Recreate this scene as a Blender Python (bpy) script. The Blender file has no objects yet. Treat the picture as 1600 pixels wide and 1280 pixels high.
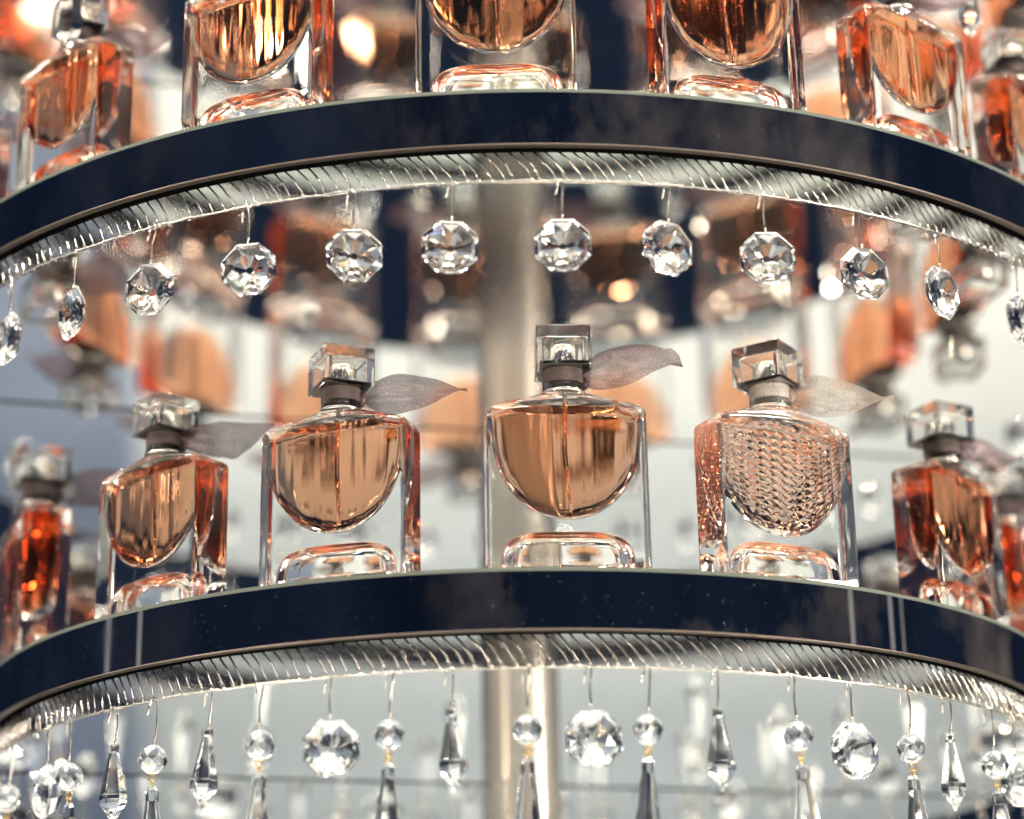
import bpy, bmesh, math, random
from mathutils import Vector, Matrix
random.seed(11)
S = bpy.context.scene
COL = S.collection
pi, sin, cos = math.pi, math.sin, math.cos

# ------------------------------------------------------------------ camera
cd = bpy.data.cameras.new("camera"); cam = bpy.data.objects.new("camera", cd); COL.objects.link(cam)
FW = Vector((-0.00132014, 0.94295366, 0.33292138)); RT = Vector((0.99982864, 0.00739203, -0.01697227)); UP = Vector((0.01846502, -0.33284192, 0.94280183))
M = Matrix((RT, UP, -FW)).transposed().to_4x4(); M.translation = Vector((0, -1.1622, 0)); cam.matrix_world = M
cd.sensor_width = 36; cd.lens = 36 * 3500 / 1600; cd.clip_start = .02; cd.clip_end = 200
cd.dof.use_dof = True; cd.dof.focus_distance = .962; cd.dof.aperture_fstop = 3.2; cd.dof.aperture_blades = 0
S.camera = cam

# ------------------------------------------------------------------ world: a dim navy hall
W = bpy.data.worlds.new("World"); S.world = W; W.use_nodes = True
nt = W.node_tree; bg = nt.nodes["Background"]
tc = nt.nodes.new("ShaderNodeTexCoord"); nz = nt.nodes.new("ShaderNodeTexNoise"); nz.inputs["Scale"].default_value = 2.2; nz.inputs["Detail"].default_value = 3
rp = nt.nodes.new("ShaderNodeValToRGB")
rp.color_ramp.elements[0].position = .3; rp.color_ramp.elements[0].color = (.0045, .0085, .020, 1)
rp.color_ramp.elements[1].position = .72; rp.color_ramp.elements[1].color = (.016, .026, .050, 1)
nt.links.new(tc.outputs["Generated"], nz.inputs["Vector"]); nt.links.new(nz.outputs["Fac"], rp.inputs[0]); nt.links.new(rp.outputs[0], bg.inputs[0])
bg.inputs[1].default_value = 1.0

# ------------------------------------------------------------------ lamp rig: unseen lamps, several added for glints and fill
def lamp(kind, loc, power, color=(1, 1, 1), size=.1, aim=None, spot=60, blend=.4):
    l = bpy.data.lights.new("rig_lamp", kind); l.energy = power; l.color = color
    if kind == 'AREA': l.shape = 'DISK'; l.size = size
    else: l.shadow_soft_size = size
    if kind == 'SPOT': l.spot_size = math.radians(spot); l.spot_blend = blend
    o = bpy.data.objects.new("rig_lamp", l); COL.objects.link(o); o.location = loc
    if aim is not None: o.rotation_euler = (Vector(aim) - Vector(loc)).to_track_quat('-Z', 'Y').to_euler()
    return o
WARM = (1, .80, .60); WARMW = (1, .90, .78); COOL = (.75, .86, 1)
C0 = (0, 0, .33)
lamp('AREA', (2.0, -.9, 2.3), 40, WARMW, .30, C0)           # key from the right
lamp('AREA', (-2.0, -.6, 2.3), 32, WARMW, .24, C0)          # left
lamp('AREA', (-1.3, 2.2, 2.3), 50, WARM, .25, C0)           # behind left
lamp('AREA', (1.6, 2.4, 2.2), 45, WARM, .25, C0)            # behind right
lamp('AREA', (2.3, -1.25, .12), 40, WARMW, .42, C0)          # low from the right
lamp('AREA', (.3, -1.2, 2.9), 38, WARMW, 1.1, C0)           # broad soft lamps overhead, added for white patches on the glass
lamp('AREA', (-.6, 1.0, 3.0), 34, WARMW, 1.1, C0)
for k, (x, y, z) in enumerate([(-1.1, -1.9, 2.0), (2.6, .3, 2.2), (-2.6, .6, 2.1), (.9, -2.4, 2.3), (2.0, -1.9, -.1), (-1.9, -1.9, 0),
                               (-.5, 2.9, 1.9), (.7, 3.2, 2.7), (2.9, 1.9, 1.5), (-3.1, 2.1, 1.6), (1.3, -1.1, -.6), (-1.2, -1.2, -.7), (-.8, 2.4, .55), (1.5, 2.6, .7), (.3, 3.4, 1.2)]):
    lamp('POINT', (x, y, z), 16 + 9 * (k % 3), WARM if k % 3 else WARMW, .048)
sl = lamp('AREA', (-1.1, -2.0, 2.7), 12, (.55, .62, 1), .12, C0); sl.data.shape = 'RECTANGLE'; sl.data.size = .10; sl.data.size_y = 1.1  # unseen blue strip added for cool glints in the glass
for k in range(16):
    a = 2 * pi * (k + .3) / 16; e = math.radians(36 + 9 * (k % 3)); r = 2.6 + .3 * (k % 2)
    lamp('POINT', (r * sin(a) * cos(e), -r * cos(a) * cos(e), .3 + r * sin(e)), 36, WARM if k % 2 else WARMW, .055)  # ring of small lamps added to make crystals and caps glint
for x, y in ((-.7, 4.4), (.6, 5.2), (-.9, 7.2), (1.2, 7.6), (0, 9.5), (1.9, 10.5), (-2.0, 10.5), (-.2, 3.0)):
    lamp('SPOT', (x, y, 3.6), 200, (.955, .985, 1), .05, (x, y, -1), 95, 1.0)
for x, y in ((-1.5, -2.0), (1.7, -1.2), (-.5, 2.2)):
    lamp('SPOT', (x, y, 1.5), 90, WARMW, .03, (x * 1.2, y * 1.2, 4.3), 120, 1.0)  # unseen up-lights added to brighten the pale plane overhead
for x, y in ((-1.6, -2.6), (1.6, -2.8), (0, -5), (-3, 0), (3, .5), (0, .6)):
    lamp('SPOT', (x, y, 3.8), 240, (.955, .985, 1), .05, (x, y, -1), 95, 1.0)

# ------------------------------------------------------------------ exposure, renderer
S.view_settings.view_transform = 'Standard'; S.view_settings.look = 'None'; S.view_settings.gamma = 1; S.view_settings.exposure = .05
S.view_settings.use_curve_mapping = False
cy = S.cycles
cy.max_bounces = 28; cy.transmission_bounces = 20; cy.glossy_bounces = 22; cy.diffuse_bounces = 3; cy.transparent_max_bounces = 16
cy.caustics_reflective = False; cy.caustics_refractive = False; cy.sample_clamp_indirect = 40; cy.sample_clamp_direct = 0
cy.use_denoising = True; cy.use_adaptive_sampling = True; cy.adaptive_threshold = .01

# ================================================================== materials
def mat(name):
    m = bpy.data.materials.new(name); m.use_nodes = True; n = m.node_tree.nodes
    return m, n, m.node_tree.links, n["Principled BSDF"], n["Material Output"]
def pbr(name, col, rough=.4, metal=0, trans=0, ior=1.5):
    m, n, l, b, o = mat(name)
    b.inputs["Base Color"].default_value = (*col, 1); b.inputs["Roughness"].default_value = rough; b.inputs["Metallic"].default_value = metal
    b.inputs["Transmission Weight"].default_value = trans; b.inputs["IOR"].default_value = ior
    return m
def noise(n, l, scale, detail=4, coord="Object", vec=None, stretch=None):
    t = n.new("ShaderNodeTexCoord"); z = n.new("ShaderNodeTexNoise"); z.inputs["Scale"].default_value = scale; z.inputs["Detail"].default_value = detail
    src = t.outputs[coord]
    if stretch:
        mp = n.new("ShaderNodeMapping"); mp.inputs["Scale"].default_value = stretch; l.new(src, mp.inputs[0]); src = mp.outputs[0]
    l.new(src, z.inputs["Vector"]); return z
def ramp(n, l, src, p0, c0, p1, c1):
    r = n.new("ShaderNodeValToRGB"); r.color_ramp.elements[0].position = p0; r.color_ramp.elements[1].position = p1
    r.color_ramp.elements[0].color = (*c0, 1) if len(c0) == 3 else c0; r.color_ramp.elements[1].color = (*c1, 1) if len(c1) == 3 else c1
    l.new(src, r.inputs[0]); return r

def glass(name, ior=1.5, col=(1, 1, 1), rough=0.0, bump=None):
    m = bpy.data.materials.new(name); m.use_nodes = True; n, l = m.node_tree.nodes, m.node_tree.links
    n.remove(n["Principled BSDF"]); g = n.new("ShaderNodeBsdfGlass"); g.inputs["Color"].default_value = (*col, 1); g.inputs["Roughness"].default_value = rough; g.inputs["IOR"].default_value = ior
    l.new(g.outputs[0], n["Material Output"].inputs["Surface"])
    if bump: bump(n, l, g)
    return m
def wobble(scale, dist):
    def f(n, l, g):
        z = noise(n, l, scale, 2); b = n.new("ShaderNodeBump"); b.inputs["Strength"].default_value = 1; b.inputs["Distance"].default_value = dist
        l.new(z.outputs["Fac"], b.inputs["Height"]); l.new(b.outputs[0], g.inputs["Normal"])
    return f
M_GLASS = glass("bottle_glass", 1.5, (.985, .99, .985), 0, wobble(45, .00012))
def streaks(n, l, g):
    z = noise(n, l, 62, 2.5, stretch=(1, 1, .06)); b = n.new("ShaderNodeBump"); b.inputs["Strength"].default_value = 1; b.inputs["Distance"].default_value = .0045
    l.new(z.outputs["Fac"], b.inputs["Height"]); l.new(b.outputs[0], g.inputs["Normal"])
M_BOWL = glass("bowl_glass", 1.5, (.985, .99, .985), 0, streaks)
M_CRYSTAL = glass("cut_crystal", 1.54, (.98, .985, .99))
M_ACRYL = glass("clear_cap", 1.49, (.99, .99, .985))
def liquid(name, col, dens, ior=.907, bump=None):
    m = glass(name, ior, (1, 1, 1), 0, bump); n, l = m.node_tree.nodes, m.node_tree.links
    v = n.new("ShaderNodeVolumeAbsorption"); v.inputs["Color"].default_value = (*col, 1); v.inputs["Density"].default_value = dens
    l.new(v.outputs[0], n["Material Output"].inputs["Volume"]); return m
AMB = ((.952, .60, .33), 108); PCH = ((.98, .70, .54), 68)
M_LIQ = liquid("amber_perfume", *AMB, .907, streaks); M_LIQ_TOP = liquid("amber_perfume_surface", *AMB, 1.36)
M_LIQ_PALE = liquid("pale_perfume", *PCH, .907)
# polished black band with finger marks and dust
m, n, l, b, o = mat("polished_black_band"); M_BAND = m
b.inputs["Metallic"].default_value = 1; b.inputs["Base Color"].default_value = (.47, .50, .55, 1)
z1 = noise(n, l, 22, 5); r1 = ramp(n, l, z1.outputs["Fac"], .48, (.02,) * 3, .72, (.085,) * 3); l.new(r1.outputs[0], b.inputs["Roughness"])
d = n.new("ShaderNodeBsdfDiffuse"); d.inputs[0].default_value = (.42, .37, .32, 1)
z2 = noise(n, l, 15, 11, stretch=(1, 1, .6)); z2.inputs['Roughness'].default_value = .64; r2 = ramp(n, l, z2.outputs["Fac"], .50, (0,) * 3, .80, (.20,) * 3)
z3 = noise(n, l, 900, 1); r3 = ramp(n, l, z3.outputs["Fac"], .745, (0,) * 3, .79, (.3,) * 3)
z4 = noise(n, l, 14, 3); r4 = ramp(n, l, z4.outputs["Fac"], .45, (0,) * 3, .6, (1,) * 3)
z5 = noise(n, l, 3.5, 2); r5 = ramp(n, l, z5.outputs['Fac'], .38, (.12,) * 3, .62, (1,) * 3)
mm = n.new("ShaderNodeMath"); mm.operation = 'MULTIPLY'; l.new(r3.outputs[0], mm.inputs[0]); l.new(r4.outputs[0], mm.inputs[1])
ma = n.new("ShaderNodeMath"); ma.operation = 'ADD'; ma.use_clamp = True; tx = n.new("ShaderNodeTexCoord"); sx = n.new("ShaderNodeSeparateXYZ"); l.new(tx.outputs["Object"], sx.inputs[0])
mr = n.new("ShaderNodeMapRange"); mr.inputs[1].default_value = -.12; mr.inputs[2].default_value = .14; mr.inputs[3].default_value = .22; mr.inputs[4].default_value = 1.25; l.new(sx.outputs[0], mr.inputs[0])  # dust strengthened towards the right, standing in for the key light there
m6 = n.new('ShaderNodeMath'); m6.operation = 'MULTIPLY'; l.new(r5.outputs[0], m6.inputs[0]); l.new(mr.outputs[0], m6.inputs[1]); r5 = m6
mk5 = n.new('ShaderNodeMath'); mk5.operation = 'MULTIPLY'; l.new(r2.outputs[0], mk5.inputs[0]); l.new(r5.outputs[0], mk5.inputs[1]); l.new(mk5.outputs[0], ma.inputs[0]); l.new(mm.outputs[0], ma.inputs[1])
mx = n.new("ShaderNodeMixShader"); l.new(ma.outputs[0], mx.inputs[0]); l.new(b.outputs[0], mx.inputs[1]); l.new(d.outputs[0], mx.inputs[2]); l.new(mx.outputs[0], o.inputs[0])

m, n, l, b, o = mat("mirror_panel"); M_MIRROR = m
b.inputs["Metallic"].default_value = 1; b.inputs["Base Color"].default_value = (.93, .945, .935, 1)
z1 = noise(n, l, 9, 5); r1 = ramp(n, l, z1.outputs["Fac"], .45, (.015,) * 3, .75, (.06,) * 3); l.new(r1.outputs[0], b.inputs["Roughness"])
M_INSIDE = pbr("mirror_inside", (.985, .988, .985), 0, 1)
M_PLATE_EDGE = pbr("plate_edge_glass", (.13, .155, .135), .25)
M_LIP = pbr("bronze_lip", (.10, .08, .068), .42, .8)
M_BLACK = pbr("black_gasket", (.003, .003, .003), 1); M_BLACK.node_tree.nodes['Principled BSDF'].inputs['Specular IOR Level'].default_value = 0
M_STEEL = pbr("steel_wire", (.72, .69, .64), .22, 1)
M_GOLD = pbr("gold_link", (.85, .58, .22), .2, 1)
m, n, l, b, o = mat("satin_pole"); M_POLE = m
b.inputs["Metallic"].default_value = .82; b.inputs["Base Color"].default_value = (.84, .79, .73, 1)
z1 = noise(n, l, 30, 3, stretch=(1, 1, .02)); r1 = ramp(n, l, z1.outputs["Fac"], .3, (.12,) * 3, .7, (.26,) * 3); l.new(r1.outputs[0], b.inputs["Roughness"])
M_CHROME = pbr("sprayer_silver", (.86, .83, .78), .12, 1)
M_CAPPLATE = pbr("cap_plate_gunmetal", (.20, .19, .19), .18, 1)
M_TUBE = glass("dip_tube_plastic", 1.45, (.95, .95, .95), .05)
m, n, l, b, o = mat("ribbed_collar"); M_COLLAR = m
b.inputs["Base Color"].default_value = (.15, .118, .115, 1); b.inputs["Roughness"].default_value = .45; b.inputs["Metallic"].default_value = .35
def sparkle(name, c0, c1, thr):
    m, n, l, b, o = mat(name)
    z = noise(n, l, 2600, 0); r = ramp(n, l, z.outputs["Fac"], thr, c0, thr + .08, c1); l.new(r.outputs[0], b.inputs["Base Color"])
    b.inputs["Roughness"].default_value = .4; b.inputs["Metallic"].default_value = .3; return m
M_GLITTER = sparkle("glitter_collar", (.52, .46, .42), (.95, .90, .84), .55)
def organza(name, c0, c1, alpha):
    m, n, l, b, o = mat(name); n.remove(b)
    zc = noise(n, l, 1500, 1); rc = ramp(n, l, zc.outputs["Fac"], .50, c0, .68, c1)
    df = n.new("ShaderNodeBsdfDiffuse"); tl = n.new("ShaderNodeBsdfTranslucent"); l.new(rc.outputs[0], df.inputs[0]); l.new(rc.outputs[0], tl.inputs[0])
    gl = n.new("ShaderNodeBsdfGlossy"); gl.inputs["Roughness"].default_value = .38; gl.inputs["Color"].default_value = (*c1, 1)
    a = n.new("ShaderNodeMixShader"); a.inputs[0].default_value = .5; l.new(df.outputs[0], a.inputs[1]); l.new(tl.outputs[0], a.inputs[2])
    c = n.new("ShaderNodeMixShader"); c.inputs[0].default_value = .22; l.new(a.outputs[0], c.inputs[1]); l.new(gl.outputs[0], c.inputs[2])
    tr = n.new("ShaderNodeBsdfTransparent"); za = noise(n, l, 3400, 1); ra = ramp(n, l, za.outputs["Fac"], .3, (alpha - .08,) * 3, .7, (alpha + .08,) * 3)
    x = n.new("ShaderNodeMixShader"); l.new(ra.outputs[0], x.inputs[0]); l.new(tr.outputs[0], x.inputs[1]); l.new(c.outputs[0], x.inputs[2]); l.new(x.outputs[0], o.inputs[0])
    return m
M_RIBBON = organza("mauve_organza", (.27, .168, .188), (.47, .345, .365), .74)
M_RIBBON_PALE = organza("champagne_organza", (.55, .44, .37), (.98, .90, .80), .62)
m, n, l, b, o = mat("pale_walkway"); M_PALE = m
z1 = noise(n, l, .35, 3, stretch=(.5, 2.2, 1)); r1 = ramp(n, l, z1.outputs["Fac"], .3, (.48, .52, .51), .7, (.63, .66, .64)); l.new(r1.outputs[0], b.inputs["Base Color"]); b.inputs["Roughness"].default_value = .45
m, n, l, b, o = mat("blue_grey_carpet"); M_CARPET = m
z1 = noise(n, l, .8, 4); r1 = ramp(n, l, z1.outputs["Fac"], .3, (.10, .13, .19), .7, (.17, .21, .28)); l.new(r1.outputs[0], b.inputs["Base Color"]); b.inputs["Roughness"].default_value = .9
M_FRAME = pbr("pale_metal_frame", (.20, .20, .22), .5)

# ================================================================== mesh helpers
def mk(name, verts, faces, mats, parent=None, smooth=False, fm=None):
    me = bpy.data.meshes.new(name); me.from_pydata(verts, [], faces); me.update()
    for x in (mats if isinstance(mats, (list, tuple)) else [mats]): me.materials.append(x)
    if fm: me.polygons.foreach_set("material_index", fm)
    if smooth: me.polygons.foreach_set("use_smooth", [True] * len(me.polygons))
    o = bpy.data.objects.new(name, me); COL.objects.link(o)
    if parent: o.parent = parent
    return o
class MB:
    def __init__(s): s.v, s.f, s.m = [], [], []
    def add(s, v, f, mi=0):
        k = len(s.v); s.v += [tuple(p) for p in v]; s.f += [tuple(i + k for i in q) for q in f]; s.m += [mi] * len(f)
    def box(s, c, h, rz=0, mi=0):
        ca, sa = cos(rz), sin(rz); v = []
        for x in (-1, 1):
            for y in (-1, 1):
                for z in (-1, 1):
                    a, b = x * h[0], y * h[1]; v.append((c[0] + a * ca - b * sa, c[1] + a * sa + b * ca, c[2] + z * h[2]))
        s.add(v, [(0, 1, 3, 2), (4, 6, 7, 5), (0, 4, 5, 1), (2, 3, 7, 6), (0, 2, 6, 4), (1, 5, 7, 3)], mi)
    def loops(s, rings, closed_u=True, cap0=False, cap1=False, mi=0, flip=False):
        n = len(rings[0]); k = len(rings); v = [p for r in rings for p in r]; f = []
        for i in range(k - 1):
            for j in range(n if closed_u else n - 1):
                q = (i * n + j, i * n + (j + 1) % n, (i + 1) * n + (j + 1) % n, (i + 1) * n + j); f.append(q[::-1] if flip else q)
        if cap0: q = tuple(range(n)); f.append(q if flip else q[::-1])
        if cap1: q = tuple((k - 1) * n + j for j in range(n)); f.append(q[::-1] if flip else q)
        s.add(v, f, mi)
    def lathe(s, prof, n=48, c=(0, 0, 0), close=False, mi=0, cap0=False, cap1=False):
        rings = [[(c[0] + r * cos(2 * pi * j / n), c[1] + r * sin(2 * pi * j / n), c[2] + z) for j in range(n)] for r, z in prof]
        if close: rings.append(rings[0])
        s.loops(rings, True, cap0, cap1, mi)
    def tube(s, pts, r, n=6, closed=False, mi=0):
        P = [Vector(p) for p in pts]; k = len(P); rings = []
        for i in range(k):
            if closed: t = P[(i + 1) % k] - P[i - 1]
            else: t = P[min(i + 1, k - 1)] - P[max(i - 1, 0)]
            t.normalize(); a = Vector((0, 0, 1)) if abs(t.z) < .9 else Vector((1, 0, 0)); u = t.cross(a).normalized(); w = u.cross(t)
            rr = r[i] if isinstance(r, (list, tuple)) else r
            rings.append([P[i] + (u * cos(2 * pi * j / n) + w * sin(2 * pi * j / n)) * rr for j in range(n)])
        if closed: rings.append(rings[0]); s.loops(rings, True)
        else: s.loops(rings, True, True, True, mi)
    def build(s, name, mats, parent=None, smooth=False):
        return mk(name, s.v, s.f, mats, parent, smooth, s.m if any(s.m) else None)
def hull(name, pts, m, parent=None):
    bm = bmesh.new()
    for p in pts: bm.verts.new(p)
    r = bmesh.ops.convex_hull(bm, input=bm.verts); dead = [g for g in r["geom_interior"] + r["geom_unused"] if isinstance(g, bmesh.types.BMVert)]
    if dead: bmesh.ops.delete(bm, geom=list(set(dead)), context='VERTS')
    bmesh.ops.dissolve_limit(bm, angle_limit=.01, verts=bm.verts, edges=bm.edges)
    bmesh.ops.recalc_face_normals(bm, faces=bm.faces)
    me = bpy.data.meshes.new(name); bm.to_mesh(me); bm.free(); me.materials.append(m)
    o = bpy.data.objects.new(name, me); COL.objects.link(o)
    if parent: o.parent = parent
    return o
def smooth_by_angle(o, deg=32):
    bm = bmesh.new(); bm.from_mesh(o.data)
    for e in bm.edges:
        if len(e.link_faces) == 2: e.smooth = e.calc_face_angle(0) < math.radians(deg)
    for f in bm.faces: f.smooth = True
    bm.to_mesh(o.data); bm.free()
def fixn(o):
    bm = bmesh.new(); bm.from_mesh(o.data); bmesh.ops.recalc_face_normals(bm, faces=bm.faces); bm.to_mesh(o.data); bm.free()
def thing(name, label, cat, loc=(0, 0, 0), rz=0, group=None):
    o = bpy.data.objects.new(name, None); COL.objects.link(o); o.location = loc; o.rotation_euler = (0, 0, rz); o.empty_display_size = .01
    o["label"] = label; o["category"] = cat
    if group: o["group"] = group
    return o
def dup(root, loc, rz, label, group=None):
    r = root.copy(); COL.objects.link(r); r.location = loc; r.rotation_euler = (0, 0, rz); r["label"] = label
    if group: r["group"] = group
    for ch in list(root.children):
        c = ch.copy(); COL.objects.link(c); c.parent = r
        for g in list(ch.children):
            d = g.copy(); COL.objects.link(d); d.parent = c
    return r

# ================================================================== the surroundings
fl = mk("floor", [(-40, -40, -1.3), (40, -40, -1.3), (40, 40, -1.3), (-40, 40, -1.3)], [(0, 1, 2, 3)], M_CARPET); fl["kind"] = "structure"
fp = mk("pavement", [(-7, -9, -1.296), (7, -9, -1.296), (7, 1.2, -1.296), (-7, 1.2, -1.296)], [(0, 1, 2, 3)], M_PALE); fp["kind"] = "structure"
wk = mk("path", [(-.5, 1.2, -1.296), (.75, 1.2, -1.296), (6.5, 20, -1.296), (-3.4, 20, -1.296)], [(0, 1, 2, 3)], M_PALE); wk["kind"] = "structure"

for az, w in ((-89, .028), (-80, .024), (68, .028), (78, .028), (81, .014)):
    a = math.radians(az); q = MB(); q.box((0, 0, .06), (w, .05, 1.36)); q.box((0, 0, -1.28), (w * 2, .1, .016)); p = q.build("frame_post", M_FRAME)
    p.location = (4.2 * sin(a), -4.2 * cos(a), 0); p.rotation_euler = (0, 0, a)
    p["label"] = "pale upright frame post mirrored as a stripe in the black band"; p["category"] = "post"; p["group"] = "frame posts of the hall"
ce = mk("bounce_ceiling", [(-5, -5, 4.3), (5, -5, 4.3), (5, 5, 4.3), (-5, 5, 4.3)], [(0, 3, 2, 1)], pbr("bounce_white", (.72, .71, .69), .8)); ce["kind"] = "structure"  # unseen pale plane added overhead so the crystals show less black
# ================================================================== the display stand
stand = thing("display_stand", "tall tiered display stand with mirrored discs and polished black bands around a steel pole", "display stand")
pm = MB(); pm.lathe([(.0205, -1.296), (.0205, 1.1)], 48, cap0=True, cap1=True); pole = pm.build("pole", M_POLE, stand, True)
smooth_by_angle(pole)
def disc_half(r, z0, z1, side, psi, gap=.0010, hole=.0215, n=96):
    out = []
    for k in range(n + 1):
        a = pi * k / n; x, y = r * cos(a), max(gap, r * sin(a)); out.append((x, y))
    arc = []
    for k in range(24 + 1):
        a = pi - pi * k / 24; arc.append((hole * cos(a), max(gap, hole * sin(a))))
    poly = out + arc; m = len(poly); rot = psi + (pi if side else 0); ca, sa = cos(rot), sin(rot)
    P = [(x * ca - y * sa, x * sa + y * ca) for x, y in poly]
    v = [(x, y, z0) for x, y in P] + [(x, y, z1) for x, y in P]
    f = [tuple(range(m))[::-1], tuple(range(m, 2 * m))] + [(i, (i + 1) % m, m + (i + 1) % m, m + i) for i in range(m)]
    return v, f
def tier(R, zt, zb, zw, seed):
    rnd = random.Random(seed); Rw = R * .985
    b = MB(); b.lathe([(R - .0035, zb), (R, zb), (R, zt - .0018), (R - .0035, zt - .0018)], 256); b.lathe([(R - .0035, zt - .0018), (R - .0035, zb)], 256, mi=1)
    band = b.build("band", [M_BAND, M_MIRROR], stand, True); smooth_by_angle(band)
    t = MB(); t.lathe([(.0207, zt - .0018), (R - .0002, zt - .0018)], 256); t.lathe([(R - .0002, zt), (.0207, zt)], 256); t.lathe([(R - .0002, zt - .0018), (R + .0003, zt - .0014), (R + .0003, zt - .0003), (R - .0002, zt)], 256, mi=1)
    tp = t.build("top_plate", [M_MIRROR, M_PLATE_EDGE], band, True); smooth_by_angle(tp)
    q = MB(); q.lathe([(R - .0026, zb - .0004), (R + .0001, zb - .0004), (R + .0003, zb), (R + .0001, zb + .0004), (R - .0026, zb + .0004)], 256, close=True)
    smooth_by_angle(q.build("lip", M_LIP, band))
    g = MB(); g.lathe([(R - .0074, zb - .0002), (R - .0028, zb - .0002), (R - .0028, zb + .005), (R - .0074, zb + .005)], 256, close=True); smooth_by_angle(g.build("gasket", M_BLACK, band))
    for side in (0, 1):
        v, f = disc_half(Rw - .0012, zw - .0004, zw + .0004, side, math.radians(14)); mk("mirror_panel", v, f, [M_MIRROR, M_INSIDE], band, fm=[0, 1] + [0] * (len(f) - 2))
    sm = MB(); sm.box((0, 0, zw - .0005), (Rw - .002, .0009, .0004), math.radians(14)); sm.build("seam_strip", M_BLACK, band)
    im = MB(); im.lathe([(.0212, zb + .0010), (R - .0076, zb + .0010), (R - .0076, zb + .0022), (.0212, zb + .0022)], 256, close=True); smooth_by_angle(im.build("inner_mirror", M_INSIDE, band))
    w = MB(); n = 420
    w.tube([((Rw + rnd.uniform(-.0002, .0002)) * cos(2 * pi * k / n), (Rw + rnd.uniform(-.0002, .0002)) * sin(2 * pi * k / n), zw + rnd.uniform(-.0003, .0003)) for k in range(n)], .00036, 6, True)
    w.build("hanging_wire", M_STEEL, band, True)
    lc = MB(); N = int(2 * pi * R / .0054); ph = 0
    for k in range(N):
        a0 = 2 * pi * k / N + rnd.gauss(0, .0009); sh = .0094 / R * rnd.uniform(.88, 1.12); pts = []
        bend = rnd.uniform(-.0005, .0011)
        for i in range(6):
            u = i / 5; a = a0 + sh * (u + .12 * sin(pi * u) * rnd.uniform(.6, 1.2)); r = (R - .0066) + (Rw - (R - .0066)) * u - bend * sin(pi * u)
            pts.append((r * cos(a), r * sin(a), zb - .0002 + (zw - zb + .0002) * u))
        lc.tube(pts, rnd.choice((.00044, .00048, .00052)), 5)
    lc.build("wire_lacing", M_STEEL, band, True)
    return band
RU, ZTU, ZBU, ZWU = .3259, .4372, .4115, .3971
RL, ZTL, ZBL, ZWL = .2752, .2447, .2184, .2037
DZ = ZTU - ZTL
tier(RU, ZTU, ZBU, ZWU, 1); tier(RL, ZTL, ZBL, ZWL, 2); tier(RU, ZTU + DZ, ZBU + DZ, ZWU + DZ, 3)

# ================================================================== perfume bottles
HX, HY = .0342, .0112
def rrect(hx, hy, rc, n=10, m=14):
    P = []
    cs = [(hx - rc, -hy + rc, -pi / 2), (hx - rc, hy - rc, 0), (-hx + rc, hy - rc, pi / 2), (-hx + rc, -hy + rc, pi)]
    for i, (cx, cyy, a) in enumerate(cs):
        for k in range(n): P.append((cx + rc * cos(a + pi / 2 * k / (n - 1)), cyy + rc * sin(a + pi / 2 * k / (n - 1))))
        nx = cs[(i + 1) % 4]; e = (nx[0] + rc * cos(nx[2]), nx[1] + rc * sin(nx[2])); s0 = P[-1]
        for k in range(1, m): P.append((s0[0] + (e[0] - s0[0]) * k / m, s0[1] + (e[1] - s0[1]) * k / m))
    return P
def body_mesh(mats, parent, woven=False, level=.0725):
    mb = MB(); base = rrect(HX, HY, .0022)
    ang = [math.atan2(y / HY, x / HX) for x, y in base]
    def rect(s, z, ins=0): return [(x * s - math.copysign(min(ins, abs(x)), x), y * s - math.copysign(min(ins, abs(y)), y), z) for x, y in base]
    rings = []
    # punt: an arched hollow under the foot
    for k in range(15):
        s = .85 * sin(pi / 2 * (.02 + .98 * k / 14)); z = .0190 * max(0, 1 - (s / .85) ** 5) ** .34
        mixk = .25
        rings.append([((HX * .98 * s * cos(a)) * (1 - mixk) + x * s * mixk, ((HY * .98 * s * sin(a)) * (1 - mixk) + y * s * mixk) * .62, z) for (x, y), a in zip(base, ang)])
    rings += [rect(.86, 0), rect(1, 0, .0012), rect(1, .0003, .0004), rect(1, .0012)]
    rings += [rect(1, z) for z in (.012, .026, .040, .054, .0695)]
    def arch(x): return max(0, 1 - (abs(x) / .0334) ** 1.6)
    for z, ins, t in ((.0706, .0001, .35), (.0717, .0003, .7), (.0726, .0008, .92), (.0731, .0016, 1)):
        rings.append([(x, y, zz + .0090 * .42 * t * arch(x)) for x, y, zz in rect(1, z, ins)])
    for k in range(1, 14):
        u = k / 13; s = .94 - .655 * u
        w = u ** 1.5
        rings.append([((x * s) * (1 - w) + .0094 * cos(a) * w, (y * s) * (1 - w) + .0094 * sin(a) * w, .0732 + .0088 * arch(x * s * (1 - w) + .0094 * cos(a) * w) * (1 - .56 * min(1, abs(y * s / HY)) ** 3)) for (x, y), a in zip(base, ang)])
    rings.append([(.0092 * cos(a), .0092 * sin(a), .0855) for a in ang])
    mb.loops(rings, True, True, True)
    nf = len(mb.f)
    # bowl shaped hollow, faces turned inward
    if woven:
        pass
    else:
        t_ = MB(); t_.loops(bowl(1.0, level, above=True), True, True, True, flip=True)
        keep = [f for f in t_.f if any(t_.v[q][2] > level + 1e-6 for q in f)]; mb.add(t_.v, keep, 1)
    o = mb.build("body", mats, parent, True); return o
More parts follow.
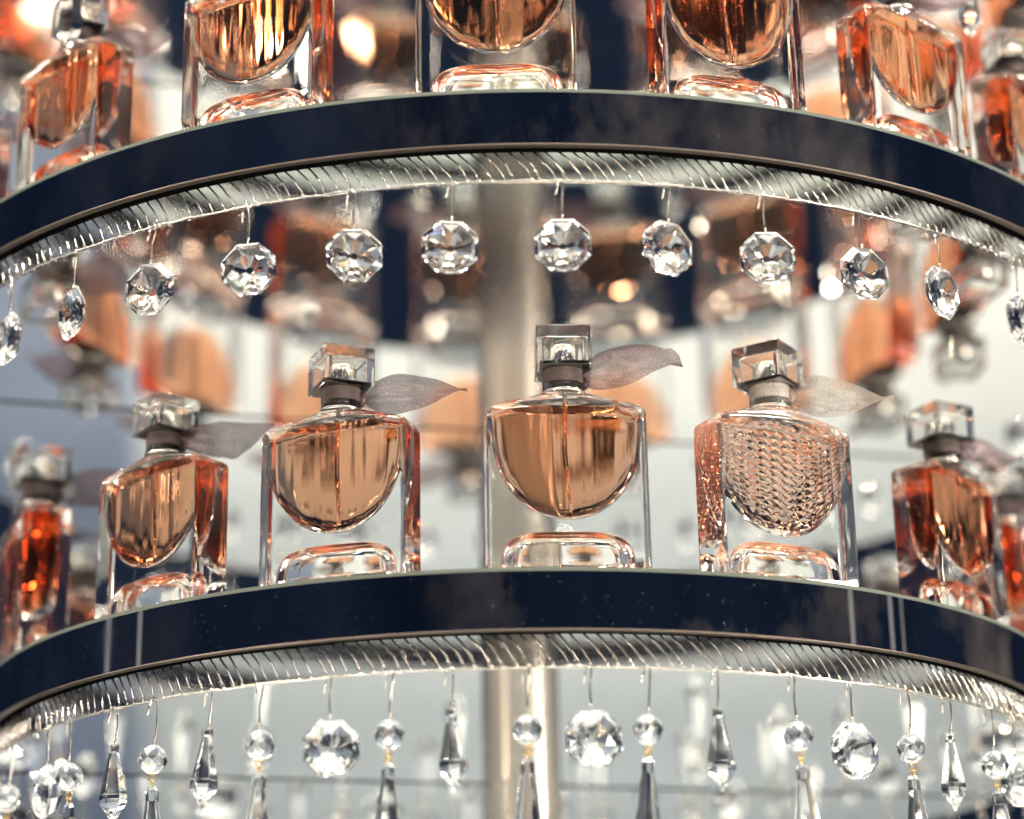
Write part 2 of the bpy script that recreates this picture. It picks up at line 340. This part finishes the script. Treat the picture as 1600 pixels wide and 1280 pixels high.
def weave(mb, nx=17, nz=15):
    """hollow whose front and back are rows of small raised facets"""
    b = HY - .0030; A, B = 2 * nx, 2 * nz
    def pt(i, j, sgn):
        p = -1 + 2 * i / A; q = j / B; x = .0328 * sin(p * pi / 2 * .985); xr = min(1, abs(x) / .0330)
        zt = .0715 + .0038 * (1 - xr ** 1.6) + .0001; zb = .0715 - .0490 * max(0, 1 - xr * xr) ** .40
        z = zt + (zb - zt) * q
        edge = max(0, 1 - abs(p) ** 5) ** .5 * max(0, 1 - abs(2 * q - 1) ** 9) ** .5
        up = .0010 if (i % 2 and j % 2) else 0
        return (x, sgn * (b * edge + up * edge), z)
    for sgn in (-1, 1):
        v = [pt(i, j, sgn) for j in range(B + 1) for i in range(A + 1)]; f = []
        for j in range(B):
            for i in range(A):
                q = [j * (A + 1) + i, j * (A + 1) + i + 1, (j + 1) * (A + 1) + i + 1, (j + 1) * (A + 1) + i]
                t = ((q[0], q[1], q[2]), (q[0], q[2], q[3])) if (i + j) % 2 == 0 else ((q[0], q[1], q[3]), (q[1], q[2], q[3]))
                f += [w[::-1] if sgn < 0 else w for w in t]
        mb.add(v, f)
def bowl(grow, level, NY=22, NU=80, above=False):
    """smile shaped hollow: full width at the shoulders, its underside rising towards the back"""
    b = (HY - .0024) * grow; rings = []; hw, cz = .0333, .058
    for i in range(NY + 1):
        t = -pi / 2 + pi * i / NY; back = sin(t) > 0; y = b * math.copysign(abs(sin(t)) ** .7, sin(t)); c_ = max(.004, cos(t))
        sx, sz = (c_ ** .60 if back else c_ ** .13) * grow, (c_ ** .24 if back else c_ ** .14) * grow
        g = (y + b) / (2 * b); dome = .0066 * (1 - .5 * min(1, abs(y) / HY) ** 3); out = []
        for k in range(NU // 2 + 1):
            a = pi * k / (NU // 2); lo = sin(a) ** .76
            out.append((-hw * cos(a) * (1 - .10 * g), .0713 - .0492 * lo + .0050 * g * lo))
        for k in range(1, NU // 2):
            x = hw * (1 - 2 * k / (NU // 2)); out.append((x * (1 - .10 * g), .0713 + dome * (1 - abs(x / hw) ** 1.6)))
        ring = [(x * sx, y, cz + (z - cz) * sz) for x, z in out]
        if level is not None: ring = [(x, yy, max(z, level) if above else min(z, level)) for x, yy, z in ring]
        rings.append(ring)
    return rings
def ribbon_mesh(kind, L, Wd, az, lift, curl, seed, m, parent):
    """leaf of sheer ribbon, leaving the collar in direction az (bottle frame)"""
    rnd = random.Random(seed); nu, nv = 30, 13; mb = MB(); dx, dy = cos(az), sin(az); nxv = (-dy, dx)
    rings = []
    for i in range(nu + 1):
        u = i / nu
        if kind == 'point': w = (sin(pi * min(1, u * 1.04) ** .80) ** .75 if u < .96 else 0) * (1 - .15 * u) + .012
        elif kind == 'round': w = min(1, sin(pi * (u * .80 + .05)) ** .55 + .02) if u < .86 else max(.03, math.sqrt(max(0, 1 - ((u - .86) / .14) ** 2))) * .92
        else: w = min(1, sin(pi * (u * .55 + .05)) ** .6)
        w = max(w, .16 if u < .5 else .02) * Wd / 2
        row = []
        for j in range(nv):
            v = -1 + 2 * j / (nv - 1)
            ll = L * u
            if kind == 'cut' and u > .55: ll = L * (u + (u - .55) * .55 * (v))
            side = curl * .5 * sin(2.2 * u) * v + .0016 * sin(7 * v + 3 * u) * math.exp(-4 * u) + .0022 * (v * v - .4) * sin(pi * u)
            hz = lift * u - .35 * lift * u * u * 1.6 + v * w * (1 - .25 * u)
            side += .003 * sin(2.6 * u + seed)
            if kind == 'round' and v < 0: hz += -v * w * min(1, u * 1.05) ** 2 * .95
            side += .0011 * math.sin(9 * v + seed) * math.exp(-2.4 * u) * 1.5 + .0007 * sin(16 * u + 4 * v + seed)
            row.append((.0088 * dx + dx * ll + nxv[0] * side, .0088 * dy + dy * ll + nxv[1] * side, .0895 + hz - .0035 * u))
        rings.append(row)
    mb.loops(rings, False)
    kb = MB(); kb.tube([(.0094 * dx + .0012 * dy * (q - 2) * .3, .0094 * dy, .0838 + .0019 * q) for q in range(5)], [.0008, .0019, .0024, .0020, .0009], 10); kb.build('knot', m, parent, True)
    return mb.build("ribbon", m, parent, True)
def make_bottle(name, label, variant, rib, cap_rz, group):
    t = thing(name, label, "perfume bottle", group=group)
    sp = variant == 'woven'
    lev = random.uniform(.0728, .0746)
    body = body_mesh([M_GLASS, M_GLASS], t, sp, lev)
    if sp:
        for pgn in body.data.polygons: pgn.use_smooth = pgn.material_index == 0
    lq = MB()
    if sp: weave(lq); lq.build("liquid", M_LIQ_PALE, t)
    else:
        lq.loops(bowl(1.0, lev), True, True, True); lq.m = [1 if all(abs(lq.v[q][2] - lev) < 1e-7 for q in f) else 0 for f in lq.f]
        o = lq.build("liquid", [M_LIQ, M_LIQ_TOP], t, True); smooth_by_angle(o, 40); fixn(o)
    if not sp:
        tb = MB(); tb.tube([(.0004, 0, .0845), (-.0006, .0006, .055), (.0012, -.0004, .0275)], .0011, 10); tb.build("dip_tube", M_TUBE, t, True)
    c = MB(); N = 72
    def ribbed(z, k): return [((.0090 + (.00016 if (j % 2) and not sp else 0) + k) * cos(2 * pi * j / (N * 2)), (.0090 + (.00016 if (j % 2) and not sp else 0) + k) * sin(2 * pi * j / (N * 2)), z) for j in range(N * 2)]
    c.loops([ribbed(.0822, -.0004), ribbed(.0826, 0), ribbed(.0918, 0), ribbed(.0924, -.0005)], True, True, True)
    co = c.build("collar", M_GLITTER if sp else M_COLLAR, t)
    rg = MB(); rg.lathe([(.0096, .0808), (.0099, .0812), (.0099, .0819), (.0094, .0823)], 48, cap0=True, cap1=True); rg.build("ring", M_CHROME, co, True)
    # cap: clear block on a dark plate, sprayer showing inside
    cp = MB(); H = .0119; z0, z1 = .0917, .1100
    def sq(h, z, bv): p = rrect(h, h, bv, 3, 3); return [(x * cos(cap_rz) - y * sin(cap_rz), x * sin(cap_rz) + y * cos(cap_rz), z) for x, y in p]
    cp.loops([sq(H - .0005, z0, .0006), sq(H, z0 + .0004, .0006), sq(H, z1 - .0007, .0006), sq(H - .0007, z1, .0006)], True, True, True)
    cp.loops([sq(.0092, z0 + .0022, .0012), sq(.0092, z0 + .0128, .0012), sq(.0088, z0 + .0134, .0012)], True, True, True, flip=True)
    cap = cp.build("cap", M_ACRYL, t); smooth_by_angle(cap, 20)
    pl = MB(); pl.loops([sq(.0106, z0 + .0014, .0008), sq(.0106, z0 + .0019, .0008), sq(.0090, z0 + .0021, .0008)], True, True, True); pl.build("cap_plate", M_CAPPLATE, cap)
    s = MB(); s.lathe([(.0074, z0 + .0028), (.0074, z0 + .0040), (.0066, z0 + .0043), (.0066, z0 + .0096), (.0060, z0 + .0110), (.0044, z0 + .0116)], 40, cap0=True, cap1=True); sp_o = s.build("sprayer", M_CHROME, cap, True); smooth_by_angle(sp_o, 40)
    if rib: ribbon_mesh(rib[0], rib[1] * 1.1, rib[2] * 1.22, *rib[3:], M_RIBBON_PALE if sp else M_RIBBON, t)
    return t
GL, GU = "perfume bottles on the lower tier", "perfume bottles on the upper tier"
def put(t, R, th, z, yaw=0): t.location = (R * sin(th), -R * cos(th), z); t.rotation_euler = (0, 0, th + yaw)
# lower tier, each built with its own ribbon; ribbon azimuth is given in the world and turned into the bottle frame
RB = RL - .0195
low = [(-1.205, "amber perfume bottle cut by the left edge on the lower black band, ribbon standing up", ('cut', .026, .020, -.1, .006, .004, 3), .5, 'plain'),
       (-.6705, "amber perfume bottle on the lower tier with a wide ribbon cut off diagonally", ('cut', .033, .021, -.05, .006, .006, 5), .72, 'plain'),
       (-.300, "amber perfume bottle on the lower tier with a ribbon ending in a long sharp point", ('point', .044, .0195, -.10, .006, .006, 8), .42, 'plain'),
       (.0825, "amber perfume bottle in front of the pole with a broad ribbon rounded at its end", ('round', .039, .0205, -.12, .013, .004, 4), .06, 'plain'),
       (.456, "pale peach perfume bottle with woven faceted bowl and champagne glitter ribbon", ('point', .041, .021, -.15, -.007, .012, 9), .98, 'woven'),
       (.904, "small looking amber perfume bottle near the right end of the lower band, short curled ribbon", ('point', .027, .019, -.15, -.007, .012, 6), .55, 'plain'),
       (1.30, "amber perfume bottle cut by the right edge of the photo on the lower tier", ('point', .026, .018, -.4, -.004, .01, 7), .3, 'plain')]
SC = [1.05, .925, .97, 1, 1, .96, .93]
first = None
for th, lab, rib, crz, var in low:
    yaw = random.uniform(-.03, .03); r2 = list(rib); r2[3] = rib[3] - th - yaw
    t = make_bottle("perfume_bottle", lab, var, r2, crz - th, GL); put(t, RB, th, ZTL + .0001, yaw); t.scale = (SC[low.index((th, lab, rib, crz, var))],) * 3
    if first is None and abs(th) < .1: first = t
protoL = first
for k, th in enumerate([1.70, 2.09, 2.48, 2.87, 3.27, 3.66, 4.06, 4.46]):
    dup(protoL, (RB * sin(th), -RB * cos(th), ZTL + .0001), th + random.uniform(-.12, .12), "perfume bottle at the back of the lower tier, seen only as blurred mirror image", GL + " at the back")
RBU = RU - .0195
upl = [(-1.06, "perfume bottle cut by the left edge at the far end of the upper tier", ('point', .035, .02, .3, .004, .006, 2), .3),
       (-.717, "amber perfume bottle behind a pointed crystal at the left of the upper tier", ('cut', .030, .02, .35, .012, .006, 12), .5),
       (-.3675, "second amber bottle from the left on the upper tier, dark navy gap at its right", ('point', .042, .02, -.1, .006, .006, 13), .4),
       (-.0165, "amber perfume bottle at the top middle, its dip tube reaching the smile shaped base", ('round', .04, .02, -.1, .010, .004, 14), .1),
       (.3135, "amber perfume bottle right of the top middle one, bright glowing disc at its left", ('point', .042, .02, -.1, .006, .008, 15), .7),
       (.6265, "rippled amber perfume bottle beside the hanging crystal at the upper right", ('point', .034, .02, -.2, -.002, .01, 16), .9),
       (.9315, "amber perfume bottle cut by the right edge on the upper tier", ('point', .03, .02, -.3, .0, .01, 17), .2)]
for th, lab, rib, crz in upl:
    yaw = random.uniform(-.03, .03); r2 = list(rib); r2[3] = rib[3] - th - yaw
    t = make_bottle("perfume_bottle", lab, 'plain', r2, crz - th, GU); put(t, RBU, th, ZTU + .0001, yaw); t.scale = (1 - .13 * min(1, abs(th)),) * 3
for k in range(11):
    th = 1.289 + .3576 * k
    dup(protoL, (RBU * sin(th), -RBU * cos(th), ZTU + .0001), th + random.uniform(-.12, .12), "perfume bottle at the back of the upper tier, hidden but for mirror images", GU + " at the back")

# ================================================================== crystals
def octagon_pts(r, t, n=8, table=.40, mid=.76, rot=None):
    P = []; rot = pi / n if rot is None else rot
    P += [(.13 * r * cos(rot + 2 * pi * k / n), 1.25 * t, .13 * r * sin(rot + 2 * pi * k / n)) for k in range(n)]
    for sgn in (-1, 1):
        P += [(table * r * cos(rot + 2 * pi * (k + .5) / n), sgn * t, table * r * sin(rot + 2 * pi * (k + .5) / n)) for k in range(n)]
        P += [(mid * r * cos(rot + 2 * pi * k / n), sgn * t * .68, mid * r * sin(rot + 2 * pi * k / n)) for k in range(n)]
        P += [(r * cos(rot + 2 * pi * k / n), sgn * t * .13, r * sin(rot + 2 * pi * k / n)) for k in range(n)]
    return P
def hook(parent, length, seed, tail=.006):
    """bent wire over the hanging wire (origin) and down to the crystal"""
    rnd = random.Random(seed); a = rnd.uniform(-.6, .6); ca, sa = cos(a), sin(a); w = .0016
    k = rnd.uniform(-.0012, .0012)
    pl = [(-w * 1.6, 0, -tail), (-w * 1.2, 0, -.0018), (-w * .6, 0, .0004), (0, 0, .0013), (w * .5, 0, .0006), (w * .6 + k * .4, 0, -.003), (w * .35 + k, 0, -length * .45), (w * .15 + k * .6, 0, -length * .8), (0, 0, -length)]
    pts = [(x * ca, x * sa, z) for x, y, z in pl]
    mb = MB(); mb.tube(pts, .00046, 6)
    mb.tube([(0.0005 * sin(2.4 * i), .0005 * cos(2.4 * i), -length * .72 - .0009 * i) for i in range(int(length * .28 / .0009))], .0002, 4)
    return mb.build("hook", M_STEEL, parent, True)
def pin(parent, z):
    mb = MB(); mb.lathe([(.0009, -.0009), (.0012, 0), (.0009, .0009)], 10, (.0, 0, z), cap0=True, cap1=True); return mb
def shift(P, z): return [(x, y, zz + z) for x, y, zz in P]
def make_octagon(label, group, r, t, L, n, seed, cat="crystal"):
    o = thing("octagon_crystal", label, cat, group=group)
    hook(o, L, seed); hull("cut_stone", shift(octagon_pts(r, t, n), -L - r + .0012), M_CRYSTAL, o); return o
def make_icicle(label, group, L, seed, H=.0335, r=.0061, n=6):
    o = thing("icicle_crystal", label, "crystal", group=group); hook(o, L, seed)
    P = []
    for z, q in ((0, .34), (-.003, .42), (-.0036, .34), (-.0215, .96), (-.0238, 1.0), (-.0255, .92)):
        P += [(q * r * cos(2 * pi * k / n), q * r * sin(2 * pi * k / n), -L + .0010 + z * H / .0335) for k in range(n)]
    # profile is not convex at the neck: build as loops, faceted
    mb = MB(); rings = [P[i * n:(i + 1) * n] for i in range(6)] + [[(.0004 * cos(2 * pi * k / n), .0004 * sin(2 * pi * k / n), -L + .001 - H) for k in range(n)]]
    mb.loops(rings[::-1], True, True, True); mb.build("cut_drop", M_CRYSTAL, o)
    return o
def make_bead_drop(label, group, L, seed, H=.044, rb=.0063, r=.0069, n=6):
    o = thing("bead_pendant", label, "crystal", group=group); hook(o, L, seed)
    hull("bead", shift([(rb * q * cos(2 * pi * (k + .5 * (i % 2)) / 8), rb * q * sin(2 * pi * (k + .5 * (i % 2)) / 8), rb * zz) for i, (zz, q) in enumerate(((-.92, .38), (-.62, .78), (-.14, 1), (.14, 1), (.62, .78), (.92, .38))) for k in range(8)], -L - rb + .0008), M_CRYSTAL, o)
    zl = -L - 2 * rb + .0006; lk = MB()
    for q in range(2):
        a = q * pi / 2; lk.tube([(.0015 * cos(v) * cos(a), .0015 * cos(v) * sin(a), zl - .0015 - q * .0023 + .0017 * sin(v)) for v in [2 * pi * i / 12 for i in range(12)]], .00034, 5, True)
    lk.build("link", M_GOLD, o, True)
    zt = zl - .0052; mb = MB(); prof = ((0, .26), (-.0016, .40), (-.006, .40), (-.030, .95), (-.0335, 1.0), (-.036, .88), (-.0435, .05))
    rings = [[(q * r * cos(2 * pi * k / n), .72 * q * r * sin(2 * pi * k / n), zt + z * H / .044) for k in range(n)] for z, q in prof]
    mb.loops(rings[::-1], True, True, True); mb.build("drop", M_CRYSTAL, o)
    return o
WU, WL = RU * .985, RL * .985
def hang(o, R, th, z, yaw): o.location = (R * sin(th), -R * cos(th), z - .0005); o.rotation_euler = (0, 0, yaw)
names = ["bottle with the woven bowl"]
GO = "octagon crystals under the upper ring"
oc = [(-.7845, -.95, "octagon crystal cut by the left edge, hanging lowest on the left under the upper ring"),
      (-.6405, -1.02, "narrow turned octagon crystal, dark inside, second from the left under the upper ring"),
      (-.4985, -.35, "octagon crystal above the bottle with the diagonally cut ribbon"),
      (-.3555, -.10, "octagon crystal in front of the blurred orange bottle left of the pole"),
      (-.207, .15, "octagon crystal above the cap of the bottle with the sharp pointed ribbon"),
      (-.0745, .05, "octagon crystal just left of the pole under the upper ring"),
      (.0645, .0, "octagon crystal just right of the pole above the middle bottle"),
      (.2055, .45, "slightly turned octagon crystal between the pole and the woven bowl bottle"),
      (.3365, .08, "octagon crystal straight above the pale woven bowl bottle"),
      (.4795, .42, "tilted octagon crystal right of the one over the woven bowl bottle"),
      (.6195, .80, "dark turned octagon crystal above the right end bottle of the lower tier"),
      (.7865, 1.02, "octagon crystal cut by the right edge under the upper ring")]
protoO = None
for k, (th, yaw, lab) in enumerate(oc):
    o = make_octagon(lab, GO, .0124, .0043, .0172, 8, 40 + k); hang(o, WU, th, ZWU, yaw)
    o.rotation_euler[1] = random.uniform(-.06, .06)
    if k == 6: protoO = o
k = 0; th = .93
while th < 2 * pi - .92:
    d = dup(protoO, (WU * sin(th), -WU * cos(th), ZWU - .0005), random.uniform(-pi, pi), "octagon crystal at the back of the upper ring, blurred behind the bottles", GO + " at the back"); th += .142; k += 1
GP = "crystals under the lower ring"
lowc = [(-1.053, 'b', "bead and drop crystal in the lower left corner"), (-.895, 'o', "narrow octagon crystal beside the drop in the lower left corner"), (-.826, 'b', "small bead and drop crystal between the left octagon and the first icicle"),
        (-.7045, 'i', "clear icicle crystal, leftmost of its kind under the lower ring"), (-.6135, 'b', "bead pendant between the two leftmost icicle crystals"), (-.4995, 'i', "second icicle crystal from the left, broad and frosty grey"),
        (-.4065, 'b', "bead pendant between the second icicle and the big bluish octagon"), (-.292, 'o', "big bluish octagon crystal left of the pole under the lower ring"), (-.194, 'b', "bead pendant just right of the big bluish octagon crystal"),
        (-.104, 'i', "grey icicle crystal just left of the pole"), (.012, 'b', "bead pendant hanging in front of the pole"), (.1045, 'o', "large many faceted octagon crystal just right of the pole under the lower ring"),
        (.1935, 'b', "bead pendant with a brightly lit drop right of the large octagon"), (.3015, 'i', "small smoky icicle crystal right of the brightly lit bead pendant"), (.4315, 'b', "bead pendant with gold link left of the right hand octagon crystal"),
        (.536, 'o', "large octagon crystal under the woven bowl bottle at the right"), (.654, 'b', "bead pendant just right of the right hand large octagon"), (.7575, 'i', "rightmost icicle crystal under the lower ring"),
        (.8785, 'b', "bead pendant beside the rightmost icicle crystal"), (.964, 'o', "octagon crystal cut by the lower right edge")]
pr = {}
for k, (th, kd, lab) in enumerate(lowc):
    if kd == 'o': o = make_octagon(lab, GP, .0125, .0060, .0175, 8, 80 + k)
    elif kd == 'i': o = make_icicle(lab, GP, .0165, 80 + k, H=.0335)
    else: o = make_bead_drop(lab, GP, .0195, 80 + k)
    hang(o, WL, th, ZWL, (random.uniform(-.22, .22) + th * .6 if kd == 'o' else random.uniform(-.5, .5))); o.rotation_euler[1] = random.uniform(-.05, .05); pr[kd] = o
    if kd == 'o' and th < -.8: o.rotation_euler[2] = -1.2
th = 1.08; k = 0
while th < 2 * pi - 1.12:
    kd = 'bibo'[k % 4]; nm = {'b': "bead pendant", 'i': "icicle crystal", 'o': "octagon crystal"}[kd]
    dup(pr[kd], (WL * sin(th), -WL * cos(th), ZWL - .0005), random.uniform(-pi, pi), nm + " at the back of the lower ring, far out of focus", GP + " at the back"); th += .104; k += 1
for k in range(6):
    th = 1.9 + .5 * k; kd = 'ib'[k % 2]; nm = {'b': "bead pendant", 'i': "icicle crystal"}[kd]
    dup(pr[kd], (.15 * sin(th), -.15 * cos(th), ZWL - .0014), random.uniform(-pi, pi), nm + " hanging nearer the pole under the lower mirror, out of focus", "crystals nearer the pole")
# long drops from the ring above the picture, only their tips reach in
R3 = .32
for (th, zt, lab) in ((-.68, .501, "pointed crystal tip hanging in front of the bottle at the upper left"), (-.40, .497, "pale crystal tip at the top edge over the second bottle from the left"), (.732, .504, "long pointed crystal hanging at the upper right between two bottles")):
    o = make_bead_drop(lab, "long drops from the ring above", .0195, int(100 + th * 10), H=(ZWU + DZ - .0195 - .0126 - .0046 - zt))
    hang(o, WU, th, ZWU + DZ, th + .3)
